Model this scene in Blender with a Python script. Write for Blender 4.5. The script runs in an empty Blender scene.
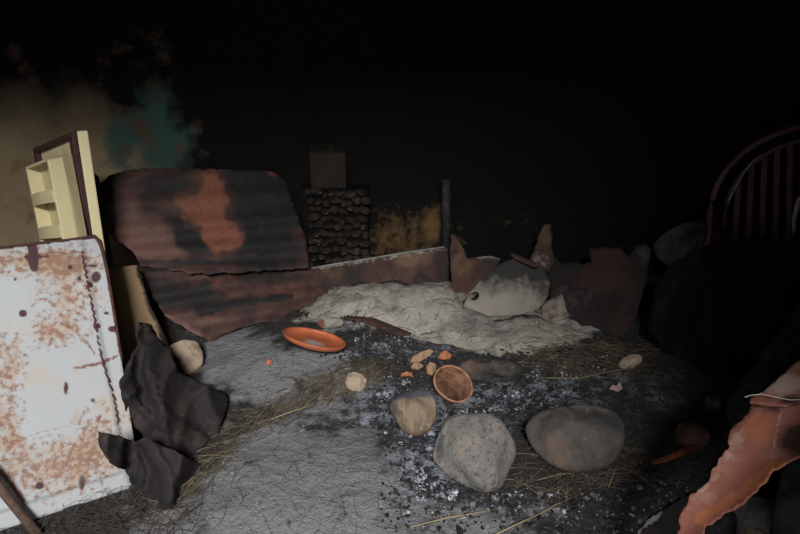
import bpy, bmesh, math, random
from mathutils import Vector, Matrix, noise
from mathutils.geometry import delaunay_2d_cdt
S = bpy.context.scene
COL = S.collection
random.seed(7)
R = math.radians
# ------------------------------------------------------------------ camera
PITCH = R(25); F = 628.0; CAM = Vector((0, 0, 1.6))
FW = Vector((0, math.cos(PITCH), -math.sin(PITCH)))
UP = Vector((0, math.sin(PITCH), math.cos(PITCH)))
RT = Vector((1, 0, 0))
cd = bpy.data.cameras.new('camera'); cam = bpy.data.objects.new('camera', cd); COL.objects.link(cam)
cam.location = CAM; cam.rotation_euler = (R(90) - PITCH, 0, 0)
cd.sensor_width = 36; cd.lens = F / 800 * 36; cd.clip_start = 0.02
S.camera = cam

def ray(px, py): return FW + RT * ((px - 400) / F) + UP * ((267 - py) / F)
def D(px, py, Y):
    d = ray(px, py); return CAM + d * (Y / d.y)
def proj(p):
    q = Vector(p) - CAM; w = max(q.dot(FW), .05)
    return 400 + F * q.dot(RT) / w, 267 - F * q.dot(UP) / w
def sm(a, b, x):
    if a == b: return 1.0 if x > a else 0.0
    t = min(1, max(0, (x - a) / (b - a))); return t * t * (3 - 2 * t)
def fb(x, y, z=0, o=4):
    v = 0; a = 1; s = 0
    for i in range(o):
        v += a * noise.noise(Vector((x, y, z + i * 7.3))); s += a; a *= .5; x *= 2.03; y *= 2.03
    return v / s
def blob(px, py, cx, cy, rx, ry, soft=.4, rough=.25, sc=.08):
    d = math.hypot((px - cx) / rx, (py - cy) / ry) + rough * noise.noise(Vector((px * sc, py * sc, cx)))
    return 1 - sm(1 - soft, 1 + soft, d)
def segd(px, py, ax, ay, bx, by):
    vx, vy = bx - ax, by - ay; t = max(0, min(1, ((px - ax) * vx + (py - ay) * vy) / (vx * vx + vy * vy + 1e-9)))
    return math.hypot(px - ax - vx * t, py - ay - vy * t)
def line(px, py, pts, w):
    d = min(segd(px, py, *pts[i], *pts[i + 1]) for i in range(len(pts) - 1))
    return 1 - sm(w * .4, w, d + noise.noise(Vector((px * .18, py * .18, 3))) * w * .35)
def inpoly(x, y, P):
    c = False; j = len(P) - 1
    for i in range(len(P)):
        if (P[i][1] > y) != (P[j][1] > y) and x < (P[j][0] - P[i][0]) * (y - P[i][1]) / (P[j][1] - P[i][1]) + P[i][0]: c = not c
        j = i
    return c
# ------------------------------------------------------------------ ground shape
def H(x, y):
    z = .030 * fb(x * 1.7, y * 1.7, 1, 3) + .012 * fb(x * 8, y * 8, 2, 3) + .004 * fb(x * 40, y * 40, 3, 2)
    # raised trodden clay bed at the left of the hearth, with a worn edge in front
    z += .05 * math.exp(-(((x + .42) / .45) ** 2 + ((y - 2.45) / .30) ** 2) ** 1.5)
    z += .04 * math.exp(-(((x + .25) / .42) ** 2 + ((y - 1.62) / .27) ** 2) ** 1.5)
    # the fire pit sits a little lower
    z -= .03 * math.exp(-(((x - .22) / .35) ** 2 + ((y - 2.1) / .3) ** 2))
    # ash bank
    bank = sm(2.62, 3.0, y + .08 * fb(x * 3, 5, 5, 2)) * sm(-.52, -.15, x) * (1 - sm(.15, .50, x))
    z += bank * (.10 + .035 * fb(x * 6, y * 6, 9, 3))
    return z
def GF(px, py, dz=0):
    z = 0
    for i in range(8):
        d = ray(px, py); p = CAM + d * ((CAM.z - z - dz) / -d.z); z = H(p.x, p.y)
    return p
def G0(px, py, z=0):
    d = ray(px, py); return CAM + d * ((CAM.z - z) / -d.z)
# ------------------------------------------------------------------ materials
def mat(name, base, layers=(), rough=.9, bump=(), metal=0, spec=.3):
    """layers: (colour, source, ...) mixed in turn. source ('n',scale,lo,hi[,detail,stretch]) or ('a',channel,k)"""
    m = bpy.data.materials.new(name); m.use_nodes = True; nt = m.node_tree; N = nt.nodes; L = nt.links
    b = N['Principled BSDF']; b.inputs['Metallic'].default_value = metal
    b.inputs['Specular IOR Level'].default_value = spec
    tc = N.new('ShaderNodeTexCoord')
    at = N.new('ShaderNodeAttribute'); at.attribute_name = 'm'
    sep = N.new('ShaderNodeSeparateColor'); L.new(at.outputs['Color'], sep.inputs[0])
    def noi(sc, det=6, st=None, dist=0):
        n = N.new('ShaderNodeTexNoise'); n.inputs['Scale'].default_value = sc; n.inputs['Detail'].default_value = det
        n.inputs['Roughness'].default_value = .62; n.inputs['Distortion'].default_value = dist
        if st:
            mp = N.new('ShaderNodeMapping'); mp.inputs['Scale'].default_value = st
            L.new(tc.outputs['Object'], mp.inputs[0]); L.new(mp.outputs[0], n.inputs['Vector'])
        else: L.new(tc.outputs['Object'], n.inputs['Vector'])
        return n.outputs['Fac']
    def rng(s, lo, hi):
        r = N.new('ShaderNodeMapRange'); r.inputs['From Min'].default_value = lo; r.inputs['From Max'].default_value = hi
        L.new(s, r.inputs['Value']); return r.outputs[0]
    rgb = N.new('ShaderNodeRGB'); rgb.outputs[0].default_value = (*base, 1); cur = rgb.outputs[0]
    for l in layers:
        c, s = l[0], l[1]
        if s == 'n':
            f = rng(noi(l[2], l[5] if len(l) > 5 else 6, l[6] if len(l) > 6 else None, .3), l[3], l[4])
        else:
            o = sep.outputs['RGB'.index(l[2])]
            k = l[3] if len(l) > 3 else .5; sc = l[4] if len(l) > 4 else 30
            n = noi(sc, 8)
            a = N.new('ShaderNodeMath'); a.operation = 'MULTIPLY_ADD'; L.new(n, a.inputs[0]); a.inputs[1].default_value = k * 2
            a2 = N.new('ShaderNodeMath'); a2.operation = 'MULTIPLY_ADD'; L.new(o, a2.inputs[0]); a2.inputs[1].default_value = l[5] if len(l) > 5 else 1.0; a2.inputs[2].default_value = -k
            L.new(a2.outputs[0], a.inputs[2])
            w = N.new('ShaderNodeMath'); w.operation = 'MULTIPLY'; L.new(rng(a.outputs[0], .25, .75), w.inputs[0])
            L.new(rng(o, 0.02, .15), w.inputs[1]); f = w.outputs[0]
        mx = N.new('ShaderNodeMix'); mx.data_type = 'RGBA'
        L.new(f, mx.inputs['Factor']); L.new(cur, mx.inputs[6]); mx.inputs[7].default_value = (*c, 1); cur = mx.outputs[2]
    L.new(cur, b.inputs['Base Color'])
    b.inputs['Roughness'].default_value = rough
    prev = None
    for (sc, st, dist) in bump:
        bp = N.new('ShaderNodeBump'); bp.inputs['Strength'].default_value = st; bp.inputs['Distance'].default_value = dist
        L.new(noi(sc, 8), bp.inputs['Height'])
        if prev: L.new(prev, bp.inputs['Normal'])
        prev = bp.outputs[0]
    if prev: L.new(prev, b.inputs['Normal'])
    return m
M = {}
M['floor'] = mat('charred_soil', (.026, .023, .021), [
    ((.07, .063, .058), 'n', 60, .50, .66), ((.008, .008, .008), 'n', 25, .52, .7),
    ((.245, .24, .235), 'a', 'R', .55, 14), ((.13, .127, .124), 'a', 'R', 1.1, 45), ((.185, .18, .178), 'a', 'R', 2.0, 6), ((.36, .33, .29), 'a', 'G', .5, 30), ((.02, .018, .018), 'n', 9, .60, .72, 8, (1, 1, 1)),
    ((.17, .18, .205), 'a', 'B', 1.3, 70), ((.27, .28, .32), 'a', 'B', 1.0, 18, )],
    rough=.95, bump=[(9, .6, .04), (28, .8, .025), (110, .9, .008)])
M['wall'] = mat('sooty_plaster', (.006, .0055, .005), [
    ((.20, .15, .088), 'a', 'G', .28, 4), ((.12, .062, .038), 'a', 'G', 1.6, 5, .2), 
    ((.038, .074, .060), 'a', 'R', 1.0, 6), ((.085, .045, .028), 'a', 'R', 1.6, 7, .35), ((.11, .065, .028), 'a', 'B', .8, 16)],
    rough=.93, spec=.1, bump=[(18, .25, .02), (70, .3, .006)])
M['soot'] = mat('soot_black_plaster', (.006, .0055, .005), [((.015, .012, .01), 'n', 8, .5, .8)], spec=.05, rough=.95, bump=[(15, .4, .02)])
M['enamel'] = mat('rusted_white_enamel', (.285, .288, .285), [
    ((.32, .25, .18), 'n', 5, .50, .72, 8), ((.28, .195, .13), 'a', 'G', .9, 16), ((.18, .10, .065), 'a', 'G', 1.7, 55, .9), ((.13, .05, .032), 'a', 'R', .5, 60), ((.045, .018, .018), 'a', 'B', .25, 60)],
    rough=.6, bump=[(80, .1, .003)], spec=.12)
M['rustedge'] = mat('dark_rust', (.07, .025, .016), [((.03, .015, .012), 'n', 40, .45, .6)], rough=.9, bump=[(90, .5, .004)])
M['cream'] = mat('cream_plastic', (.56, .48, .27), [((.42, .33, .17), 'n', 9, .55, .8)], rough=.55)
M['gasket'] = mat('brown_rubber', (.055, .022, .02), [((.025, .012, .012), 'n', 30, .5, .7)], rough=.7)
M['blackboard'] = mat('black_painted_metal', (.012, .016, .018), [((.03, .03, .03), 'n', 20, .5, .8)], rough=.6)
M['rust'] = mat('smoked_rusty_sheet', (.068, .030, .022), [
    ((.026, .017, .016), 'n', 5, .40, .58, 8, (1, 1, 2)), ((.17, .062, .034), 'a', 'R', .7, 18), ((.12, .062, .048), 'a', 'G', .35, 14), ((.012, .011, .011), 'a', 'B', .4, 12), ((.05, .02, .015), 'n', 40, .55, .75)],
    rough=.75, bump=[(30, .35, .01), (150, .4, .003)])
M['soot_sheet'] = mat('soot_rust_sheet', (.014, .010, .009), [((.036, .016, .012), 'a', 'R', .5, 18), ((.06, .052, .046), 'a', 'G', .6, 30), ((.2, .19, .17), 'a', 'B', .5, 40)], rough=.9, bump=[(40, .5, .01)])
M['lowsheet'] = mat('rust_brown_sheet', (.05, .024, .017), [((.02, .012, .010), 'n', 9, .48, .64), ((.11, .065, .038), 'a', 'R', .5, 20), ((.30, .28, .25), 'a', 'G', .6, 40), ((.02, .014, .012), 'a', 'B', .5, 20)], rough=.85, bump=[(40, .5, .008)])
M['ash'] = mat('pale_ash', (.29, .262, .215), [((.16, .145, .125), 'n', 9, .48, .64), ((.13, .12, .11), 'n', 60, .58, .7), ((.37, .345, .30), 'n', 35, .6, .75), ((.02, .018, .017), 'a', 'R', .5, 40)], rough=.98, bump=[(50, .8, .012), (160, .7, .005)])
M['ashclay'] = mat('ash_covered_clay', (.215, .19, .155), [((.15, .132, .11), 'n', 10, .5, .7), ((.13, .055, .035), 'a', 'R', .6, 25), ((.03, .027, .025), 'a', 'B', .5, 25)], rough=.97, bump=[(60, .6, .008)])
M['terra'] = mat('terracotta', (.42, .115, .045), [((.28, .07, .03), 'n', 12, .5, .75), ((.03, .02, .017), 'a', 'R', .4, 60), ((.42, .36, .32), 'a', 'G', .4, 50)], rough=.42, spec=.5, bump=[(60, .1, .003)])
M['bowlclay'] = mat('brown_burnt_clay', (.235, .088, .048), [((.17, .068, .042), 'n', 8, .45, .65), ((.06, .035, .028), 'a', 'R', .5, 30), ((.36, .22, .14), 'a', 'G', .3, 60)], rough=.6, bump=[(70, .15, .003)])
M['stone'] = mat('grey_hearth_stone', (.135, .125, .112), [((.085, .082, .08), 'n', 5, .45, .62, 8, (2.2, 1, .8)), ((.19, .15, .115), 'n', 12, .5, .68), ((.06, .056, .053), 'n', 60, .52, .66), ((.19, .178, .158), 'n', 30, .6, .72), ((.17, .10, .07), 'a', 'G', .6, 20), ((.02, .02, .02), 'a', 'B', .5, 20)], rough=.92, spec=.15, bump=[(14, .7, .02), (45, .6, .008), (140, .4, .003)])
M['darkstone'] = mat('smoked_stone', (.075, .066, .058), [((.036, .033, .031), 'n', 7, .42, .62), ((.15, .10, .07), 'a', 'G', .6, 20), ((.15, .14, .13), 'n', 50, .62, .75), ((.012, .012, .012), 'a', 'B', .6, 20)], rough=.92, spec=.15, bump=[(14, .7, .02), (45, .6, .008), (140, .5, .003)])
M['brick'] = mat('burnt_adobe_block', (.17, .12, .08), [((.10, .07, .05), 'n', 14, .48, .62, 8, (2.4, 1, .7)), ((.25, .20, .15), 'n', 30, .58, .72), ((.045, .045, .05), 'a', 'B', .5, 30)], rough=.9, bump=[(30, .6, .01)])
M['tan'] = mat('tan_stone', (.29, .22, .155), [((.15, .10, .06), 'n', 22, .5, .66), ((.36, .30, .23), 'n', 50, .55, .7)], rough=.9, bump=[(50, .5, .006)])
M['card'] = mat('brown_cardboard', (.30, .20, .11), [((.19, .12, .065), 'n', 5, .45, .65), ((.05, .033, .024), 'a', 'B', .5, 12)], rough=.9)
M['charred'] = mat('charred_crumpled_sheet', (.017, .0135, .013), [((.034, .023, .021), 'n', 6, .48, .66), ((.055, .04, .037), 'n', 26, .6, .74), ((.010, .010, .010), 'n', 13, .52, .68)], rough=.85, spec=.25, bump=[(18, .3, .01), (90, .3, .003)])
M['char'] = mat('charcoal', (.012, .012, .012), [((.04, .04, .042), 'n', 30, .5, .7)], rough=.7, bump=[(60, .6, .005)])
M['ashchip'] = mat('pale_ash_flake', (.40, .41, .46), [((.20, .205, .225), 'n', 20, .45, .6)], rough=.95)
M['straw'] = mat('dry_straw', (.095, .070, .044), [((.04, .030, .021), 'n', 18, .42, .58), ((.24, .20, .12), 'n', 25, .60, .70)], rough=.8)
M['greenstraw'] = mat('green_gold_straw', (.25, .20, .11), [((.11, .10, .055), 'n', 12, .45, .6)], rough=.7)
M['twig'] = mat('dark_twig', (.035, .027, .02), [((.07, .055, .04), 'n', 30, .5, .7)], rough=.9)
M['wood'] = mat('old_brown_wood', (.075, .045, .03), [((.035, .022, .016), 'n', 10, .45, .65, 8, (6, 6, 1))], rough=.85, bump=[(60, .4, .005)])
M['chair'] = mat('dark_red_brown_wood', (.10, .048, .038), [((.065, .03, .024), 'n', 10, .45, .65)], rough=.6)
M['paletwig'] = mat('pale_dry_leaf', (.22, .22, .19), [((.12, .11, .09), 'n', 30, .5, .7)], rough=.85)
M['redsheet'] = mat('rusty_red_sheet', (.20, .07, .048), [((.26, .13, .095), 'n', 10, .50, .66), ((.15, .045, .03), 'n', 7, .55, .72), ((.30, .10, .045), 'a', 'R', .5, 14), ((.34, .24, .19), 'a', 'G', .6, 30), ((.04, .018, .014), 'a', 'B', .5, 30)], rough=.8, bump=[(35, .3, .008), (140, .3, .003)])
M['rubble'] = mat('sooty_rubble_stone', (.032, .020, .012), [((.008, .006, .005), 'n', 9, .42, .58), ((.11, .07, .035), 'n', 40, .56, .7)], rough=.93, bump=[(40, .7, .01)])
M['cloth'] = mat('black_sooty_cloth', (.006, .006, .006), [((.014, .013, .013), 'n', 10, .5, .7)], spec=.05, rough=.95, bump=[(60, .5, .008)])
M['leafpink'] = mat('pinkish_shard', (.30, .20, .17), [((.15, .09, .07), 'n', 30, .5, .7)], rough=.8)
M['string'] = mat('pale_string', (.45, .40, .32), (), rough=.8)
# ------------------------------------------------------------------ object builders
def link(name, verts, faces, m, parent=None, base=None, mask=None, smooth=True):
    if parent is not None: base = parent.location.copy()
    if base is None:
        n = len(verts); base = Vector((sum(v[0] for v in verts) / n, sum(v[1] for v in verts) / n, min(v[2] for v in verts)))
    base = Vector(base)
    me = bpy.data.meshes.new(name); me.from_pydata([Vector(v) - base for v in verts], [], faces)
    bm = bmesh.new(); bm.from_mesh(me); bmesh.ops.recalc_face_normals(bm, faces=bm.faces); bm.to_mesh(me); bm.free()
    if mask is not None:
        a = me.attributes.new('m', 'FLOAT_COLOR', 'POINT')
        buf = []
        for c in mask: buf += [c[0], c[1], c[2], 1.0]
        a.data.foreach_set('color', buf)
    for p in me.polygons: p.use_smooth = smooth
    me.materials.append(m); o = bpy.data.objects.new(name, me); COL.objects.link(o)
    if parent is not None: o.parent = parent
    else: o.location = base
    return o
def tag(o, label=None, cat=None, group=None, kind=None):
    if label: o['label'] = label
    if cat: o['category'] = cat
    if group: o['group'] = group
    if kind: o['kind'] = kind
    return o
def thing(name, loc, label, cat, group=None):
    o = bpy.data.objects.new(name, None); COL.objects.link(o); o.location = loc; o.empty_display_size = .05
    return tag(o, label, cat, group)
def plane_from(anchors):
    a, b, c = [D(*q) for q in anchors]; n = (b - a).cross(c - a).normalized()
    if n.dot(CAM - a) < 0: n = -n
    return a, n
def sheet(name, outline, anchors, m, res=4, disp=None, thick=.004, mask=None, parent=None, jag=0, base=None, hole=None, seed=0, clampz=True):
    a, n = plane_from(anchors)
    out = []
    for i in range(len(outline)):
        p, q = outline[i], outline[(i + 1) % len(outline)]
        L_ = math.hypot(q[0] - p[0], q[1] - p[1]); k = max(1, int(L_ / (res * .8)))
        for j in range(k):
            t = j / k; x = p[0] + (q[0] - p[0]) * t; y = p[1] + (q[1] - p[1]) * t
            x += jag * (noise.noise(Vector((x * .13, y * .13, seed))) + .4 * noise.noise(Vector((x * .5, y * .5, seed)))); y += jag * (noise.noise(Vector((x * .13, y * .13, seed + 9))) + .4 * noise.noise(Vector((x * .5, y * .5, seed + 4))))
            out.append((x, y))
    vs = [Vector(p) for p in out]; es = [(i, (i + 1) % len(out)) for i in range(len(out))]
    if hole:
        h0 = len(vs); vs += [Vector(p) for p in hole]; es += [(h0 + i, h0 + (i + 1) % len(hole)) for i in range(len(hole))]
    x0 = min(p[0] for p in out); x1 = max(p[0] for p in out); y0 = min(p[1] for p in out); y1 = max(p[1] for p in out)
    y = y0; row = 0
    rnd = random.Random(seed)
    while y < y1:
        x = x0 + (row % 2) * res * .5
        while x < x1:
            if inpoly(x, y, out) and min(math.hypot(x - p[0], y - p[1]) for p in out) > res * .45:
                vs.append(Vector((x + rnd.uniform(-.1, .1) * res, y + rnd.uniform(-.1, .1) * res)))
            x += res
        y += res * .87; row += 1
    V, E, Fc, *_ = delaunay_2d_cdt(vs, es, [], 0, 1e-5)
    tris = []
    for f in Fc:
        cx = sum(V[i].x for i in f) / 3; cy = sum(V[i].y for i in f) / 3
        if inpoly(cx, cy, out) and not (hole and inpoly(cx, cy, hole)): tris.append(tuple(f))
    P = []; MK = []
    for v in V:
        d = ray(v.x, v.y); t = (a - CAM).dot(n) / d.dot(n); p = CAM + d * t
        if disp: p = p - d.normalized() * disp(v.x, v.y)
        if clampz:
            g = H(p.x, p.y) - .004
            if p.z < g: p.z = g
        P.append(p); MK.append(mask(v.x, v.y) if mask else (0, 0, 0))
    nv = len(P); back = [p - n * thick for p in P]
    faces = list(tris) + [tuple(reversed([i + nv for i in f])) for f in tris]
    cnt = {}
    for f in tris:
        for i in range(3):
            e = (f[i], f[(i + 1) % 3]); cnt[e] = 1
    for (i, j) in cnt:
        if (j, i) not in cnt: faces.append((i, i + nv, j + nv, j))
    return link(name, P + back, faces, m, parent, base, MK + MK)
def rock(name, outline, m, depth=.7, seed=0, sink=.12, box=2.6, rough=.06, mask=None, lvl=4, ground=None, facets=5):
    cx = sum(p[0] for p in outline) / len(outline); cy = sum(p[1] for p in outline) / len(outline)
    bm = bmesh.new(); bmesh.ops.create_icosphere(bm, subdivisions=lvl, radius=1)
    ang = []
    n = len(outline)
    def Rad(th):
        dx, dy = math.cos(th), -math.sin(th); best = 1
        for i in range(n):
            ax, ay = outline[i]; bx, by = outline[(i + 1) % n]
            ex, ey = bx - ax, by - ay; den = dx * ey - dy * ex
            if abs(den) < 1e-9: continue
            t = ((ax - cx) * ey - (ay - cy) * ex) / den; u = ((ax - cx) * dy - (ay - cy) * dx) / den
            if t > 0 and -1e-6 <= u <= 1 + 1e-6: best = t
        return best
    f = ray(cx, cy); fn = f.normalized(); r_ = fn.cross(Vector((0, 0, 1))).normalized(); u_ = r_.cross(fn)
    meanR = sum(Rad(k * math.pi / 12) for k in range(24)) / 24
    rnd = random.Random(seed)
    planes = []
    for k in range(facets):
        v = Vector((rnd.gauss(0, 1), rnd.gauss(0, 1), rnd.uniform(.1, 1.4))).normalized(); planes.append((v, rnd.uniform(.55, .8)))
    pts = []; mk = []
    for v in bm.verts:
        a, b, c = v.co
        for (q, h) in planes:
            dd = Vector((a, b, c)).dot(q)
            if dd > h and c > -.2:
                c = max(c - (dd - h) / max(q.z, .35) * .9, c * .4)
        rho = math.hypot(a, b); th = math.atan2(b, a); k = (Rad(th) * .6 + Rad(th + .12) * .2 + Rad(th - .12) * .2)
        s = 1 + rough * noise.noise(Vector((a * 1.7 + seed, b * 1.7, c * 1.7))) * (1.2 - rho) * 2
        rr = rho ** (1 if rho > .999 else 1 - .0)
        c = math.copysign(abs(c) ** (2 / box * 1.0), c) if c else 0
        c *= 1 + .18 * noise.noise(Vector((a * 2 + seed, b * 2, 4))); c += .05 * fb(a * 4 + seed, b * 4, 4, 3)
        pts.append((math.cos(th) * rr * k * s, math.sin(th) * rr * k * s, c * depth * meanR))
        mk.append(mask(pts[-1][0] + cx, cy - pts[-1][1]) if mask else (0, 0, 0))
    fc = [[v.index for v in q.verts] for q in bm.faces]; bm.free()
    lo, hi = .3, 5.0
    def world(d):
        s = d / F; o = CAM + fn * (d * f.length)
        return [o + (r_ * x + u_ * y - fn * z) * s for (x, y, z) in pts]
    for it in range(26):
        mid = (lo + hi) / 2; P = world(mid); zmin = min(P, key=lambda p: p.z); zmax = max(p.z for p in P)
        g = ground if ground is not None else H(zmin.x, zmin.y)
        if zmin.z > g - sink * (zmax - zmin.z): lo = mid
        else: hi = mid
    return link(name, world(mid), fc, m, mask=mk)
def pbox(name, O, a, b, c, ra, rb, rc, m, parent=None, bev=.003, base=None):
    bm = bmesh.new(); V = []
    base = parent.location if parent is not None else (base if base is not None else O)
    for z in rc:
        for y in rb:
            for x in ra: V.append(bm.verts.new(O + a * x + b * y + c * z - Vector(base)))
    for q in ((0, 1, 3, 2), (4, 6, 7, 5), (0, 4, 5, 1), (2, 3, 7, 6), (0, 2, 6, 4), (1, 5, 7, 3)): bm.faces.new([V[i] for i in q])
    bmesh.ops.recalc_face_normals(bm, faces=bm.faces)
    if bev: bmesh.ops.bevel(bm, geom=list(bm.edges), offset=bev, segments=2, affect='EDGES', profile=.5)
    me = bpy.data.meshes.new(name); bm.to_mesh(me); bm.free()
    for p in me.polygons: p.use_smooth = False
    me.materials.append(m); o = bpy.data.objects.new(name, me); COL.objects.link(o)
    if parent is not None: o.parent = parent
    else: o.location = base
    return o
def tube(V, Fc, pts, rad, seg=5, flat=1.0):
    """append a tapered tube along pts; rad number or list"""
    n = len(pts); k0 = len(V)
    for i, p in enumerate(pts):
        p = Vector(p); t = (Vector(pts[min(i + 1, n - 1)]) - Vector(pts[max(i - 1, 0)]))
        t = t.normalized() if t.length > 1e-9 else Vector((1, 0, 0))
        s = t.cross(Vector((0, 0, 1))); s = s.normalized() if s.length > 1e-4 else Vector((1, 0, 0)); u = s.cross(t)
        r = rad[i] if isinstance(rad, (list, tuple)) else rad
        for j in range(seg):
            A = j * 2 * math.pi / seg; V.append(p + s * math.cos(A) * r + u * math.sin(A) * r * flat)
    for i in range(n - 1):
        for j in range(seg):
            a = k0 + i * seg + j; b = k0 + i * seg + (j + 1) % seg; Fc.append((a, b, b + seg, a + seg))
    Fc.append(tuple(k0 + j for j in range(seg))[::-1]); Fc.append(tuple(k0 + (n - 1) * seg + j for j in range(seg)))
def tubeobj(name, pts, rad, m, seg=8, parent=None, flat=1.0, base=None):
    V = []; Fc = []; tube(V, Fc, pts, rad, seg, flat); return link(name, V, Fc, m, parent, base)

# ------------------------------------------------------------------ the setting
BW = 3.3
def band(px, py, pts, w, soft):
    d = min(segd(px, py, *pts[i], *pts[i + 1]) for i in range(len(pts) - 1)); return 1 - sm(w - soft, w + soft, d)
BED = [(205, 345), (235, 328), (290, 345), (345, 352), (375, 375), (340, 395), (310, 425), (375, 430), (400, 460), (395, 500), (410, 560), (120, 600), (130, 520), (190, 505), (230, 440), (250, 400), (205, 385)]
BED2 = [(300, 320), (350, 320), (420, 335), (470, 350), (560, 345), (600, 335), (620, 325), (575, 315), (460, 320), (350, 295), (300, 300)]
def pd(px, py, P):
    d = min(segd(px, py, *P[i], *P[(i + 1) % len(P)]) for i in range(len(P))); return d if inpoly(px, py, P) else -d
def floor_mask(x, y, z):
    px, py = proj((x, y, z))
    n = 14 * noise.noise(Vector((x * 7, y * 7, 0))) + 8 * noise.noise(Vector((x * 20, y * 20, 1)))
    r = sm(-24, 30, pd(px, py, BED) + 1.7 * n)
    trough = band(px, py, [(205, 455), (250, 420), (300, 405), (345, 375), (400, 375)], 12, 12)
    r *= 1 - .75 * trough
    if py > 500: r *= 1 - sm(430, 560, px) * .8
    r = max(r, (.42 - .3 * sm(470, 600, px)) * sm(-10, 30, pd(px, py, [(370, 460), (430, 485), (520, 490), (640, 500), (620, 600), (300, 600)]) + n))
    r = max(r, .25 * sm(-10, 40, pd(px, py, [(590, 360), (690, 350), (700, 420), (640, 420), (600, 400)]) + n))
    g = sm(-10, 12, pd(px, py, BED2) + n)
    b = max(.62 * blob(px, py, 425, 470, 35, 45, .7), .60 * blob(px, py, 440, 415, 95, 24, .7), .5 * blob(px, py, 372, 395, 30, 25, .7),
            .52 * blob(px, py, 530, 395, 75, 20, .7), .45 * blob(px, py, 400, 350, 60, 12, .8), .35 * blob(px, py, 330, 310, 40, 14, .8), .25 * blob(px, py, 560, 370, 70, 20, .8),
            .18 * blob(px, py, 480, 500, 90, 20, .8))
    return (r, g, b * .62 * (.6 + .8 * sm(-.3, .3, noise.noise(Vector((x * 16, y * 16, 5))))))
def floor():
    V = []; Fc = []; Mk = []
    xs = []; x = -2.7
    while x < 2.601: xs.append(x); x += .012 if -1.7 < x < 1.7 else .03
    ys = []; y = -.5
    while y < 3.35: ys.append(y); y += .012 if y > 1.15 else .05
    nx = len(xs)
    for y in ys:
        for x in xs:
            z = H(x, y); V.append((x, y, z)); Mk.append(floor_mask(x, y, z) if y > 1.0 else (.3, 0, 0))
    for j in range(len(ys) - 1):
        for i in range(nx - 1): Fc.append((j * nx + i, j * nx + i + 1, (j + 1) * nx + i + 1, (j + 1) * nx + i))
    o = link('floor', V, Fc, M['floor'], base=Vector((0, 0, 0)), mask=Mk); o['kind'] = 'structure'
floor()
RUB = [(303, 192), (320, 186), (345, 192), (360, 205), (366, 235), (362, 268), (345, 285), (310, 285), (303, 240)]
def wall_back():
    V = []; Fc = []; Mk = []; nx = 265; nz = 130
    for k in range(nz):
        for i in range(nx):
            x = -2.7 + 5.3 * i / (nx - 1); z = -.1 + 3.4 * k / (nz - 1)
            y = BW - .015 * fb(x * 1.5, z * 1.5, 4, 3) - .004 * fb(x * 10, z * 10, 2, 2)
            px, py = proj((x, BW, z))
            # brown blackened by soot from the hearth: clean only low at the left
            clean = (1 - sm(95, 235, px + .30 * (150 - py) + 25 * fb(x * 3, z * 3, 3, 2))) * sm(0, 235, py + 25 * fb(x * 2, z * 2, 8))
            tq = .85 * (blob(px, py, 158, 140, 32, 46, .8) + .8 * blob(px, py, 118, 138, 14, 30, .6)) * sm(60, 130, py) + .35 * blob(px, py, 150, 75, 22, 40, .8)
            tan = .5 * blob(px, py, 405, 240, 50, 30, .8) + .5 * blob(px, py, 437, 222, 12, 16, .5) + .32 * blob(px, py, 330, 165, 22, 22, .5) + .16 * blob(px, py, 525, 225, 30, 20, .6)
            tan += .5 * blob(px, py, 120, 48, 12, 8, .6) + .4 * blob(px, py, 160, 33, 4, 6, .6)
            V.append((x, y, z)); Mk.append((min(1, tq), clean, min(1, tan)))
    for k in range(nz - 1):
        for i in range(nx - 1): Fc.append((k * nx + i, k * nx + i + 1, (k + 1) * nx + i + 1, (k + 1) * nx + i))
    n0 = len(V); V += [(-2.7, BW + .25, -.1), (2.6, BW + .25, -.1), (2.6, BW + .25, 3.3), (-2.7, BW + .25, 3.3)]; Mk += [(0, 0, 0)] * 4
    Fc.append((n0, n0 + 1, n0 + 2, n0 + 3))
    o = link('wall_back', V, Fc, M['wall'], base=Vector((0, BW, 0)), mask=Mk); o['kind'] = 'structure'
wall_back()
def slab(name, x0, x1, y0, y1, z0, z1, m):
    O = Vector((x0, y0, z0)); o = pbox(name, O, Vector((x1 - x0, 0, 0)), Vector((0, y1 - y0, 0)), Vector((0, 0, z1 - z0)), (0, 1), (0, 1), (0, 1), m, bev=0)
    o['kind'] = 'structure'; return o
slab('wall_left', -2.95, -2.7, -.75, 3.55, -.1, 3.3, M['soot'])
slab('wall_right', 2.6, 2.85, -.75, 3.55, -.1, 3.3, M['soot'])
slab('ceiling', -2.95, 2.85, -.75, 3.55, 3.3, 3.45, M['soot'])
# doorway wall behind the camera: two side pieces and the head over the opening
DX0, DX1, DZ = -2.0, .42, 2.85
slab('wall_front_left', -2.95, DX0, -.75, -.5, -.1, 3.3, M['soot'])
slab('wall_front_right', DX1, 2.85, -.75, -.5, -.1, 3.3, M['soot'])
slab('wall_front_head', DX0, DX1, -.75, -.5, DZ, 3.3, M['soot'])

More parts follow.
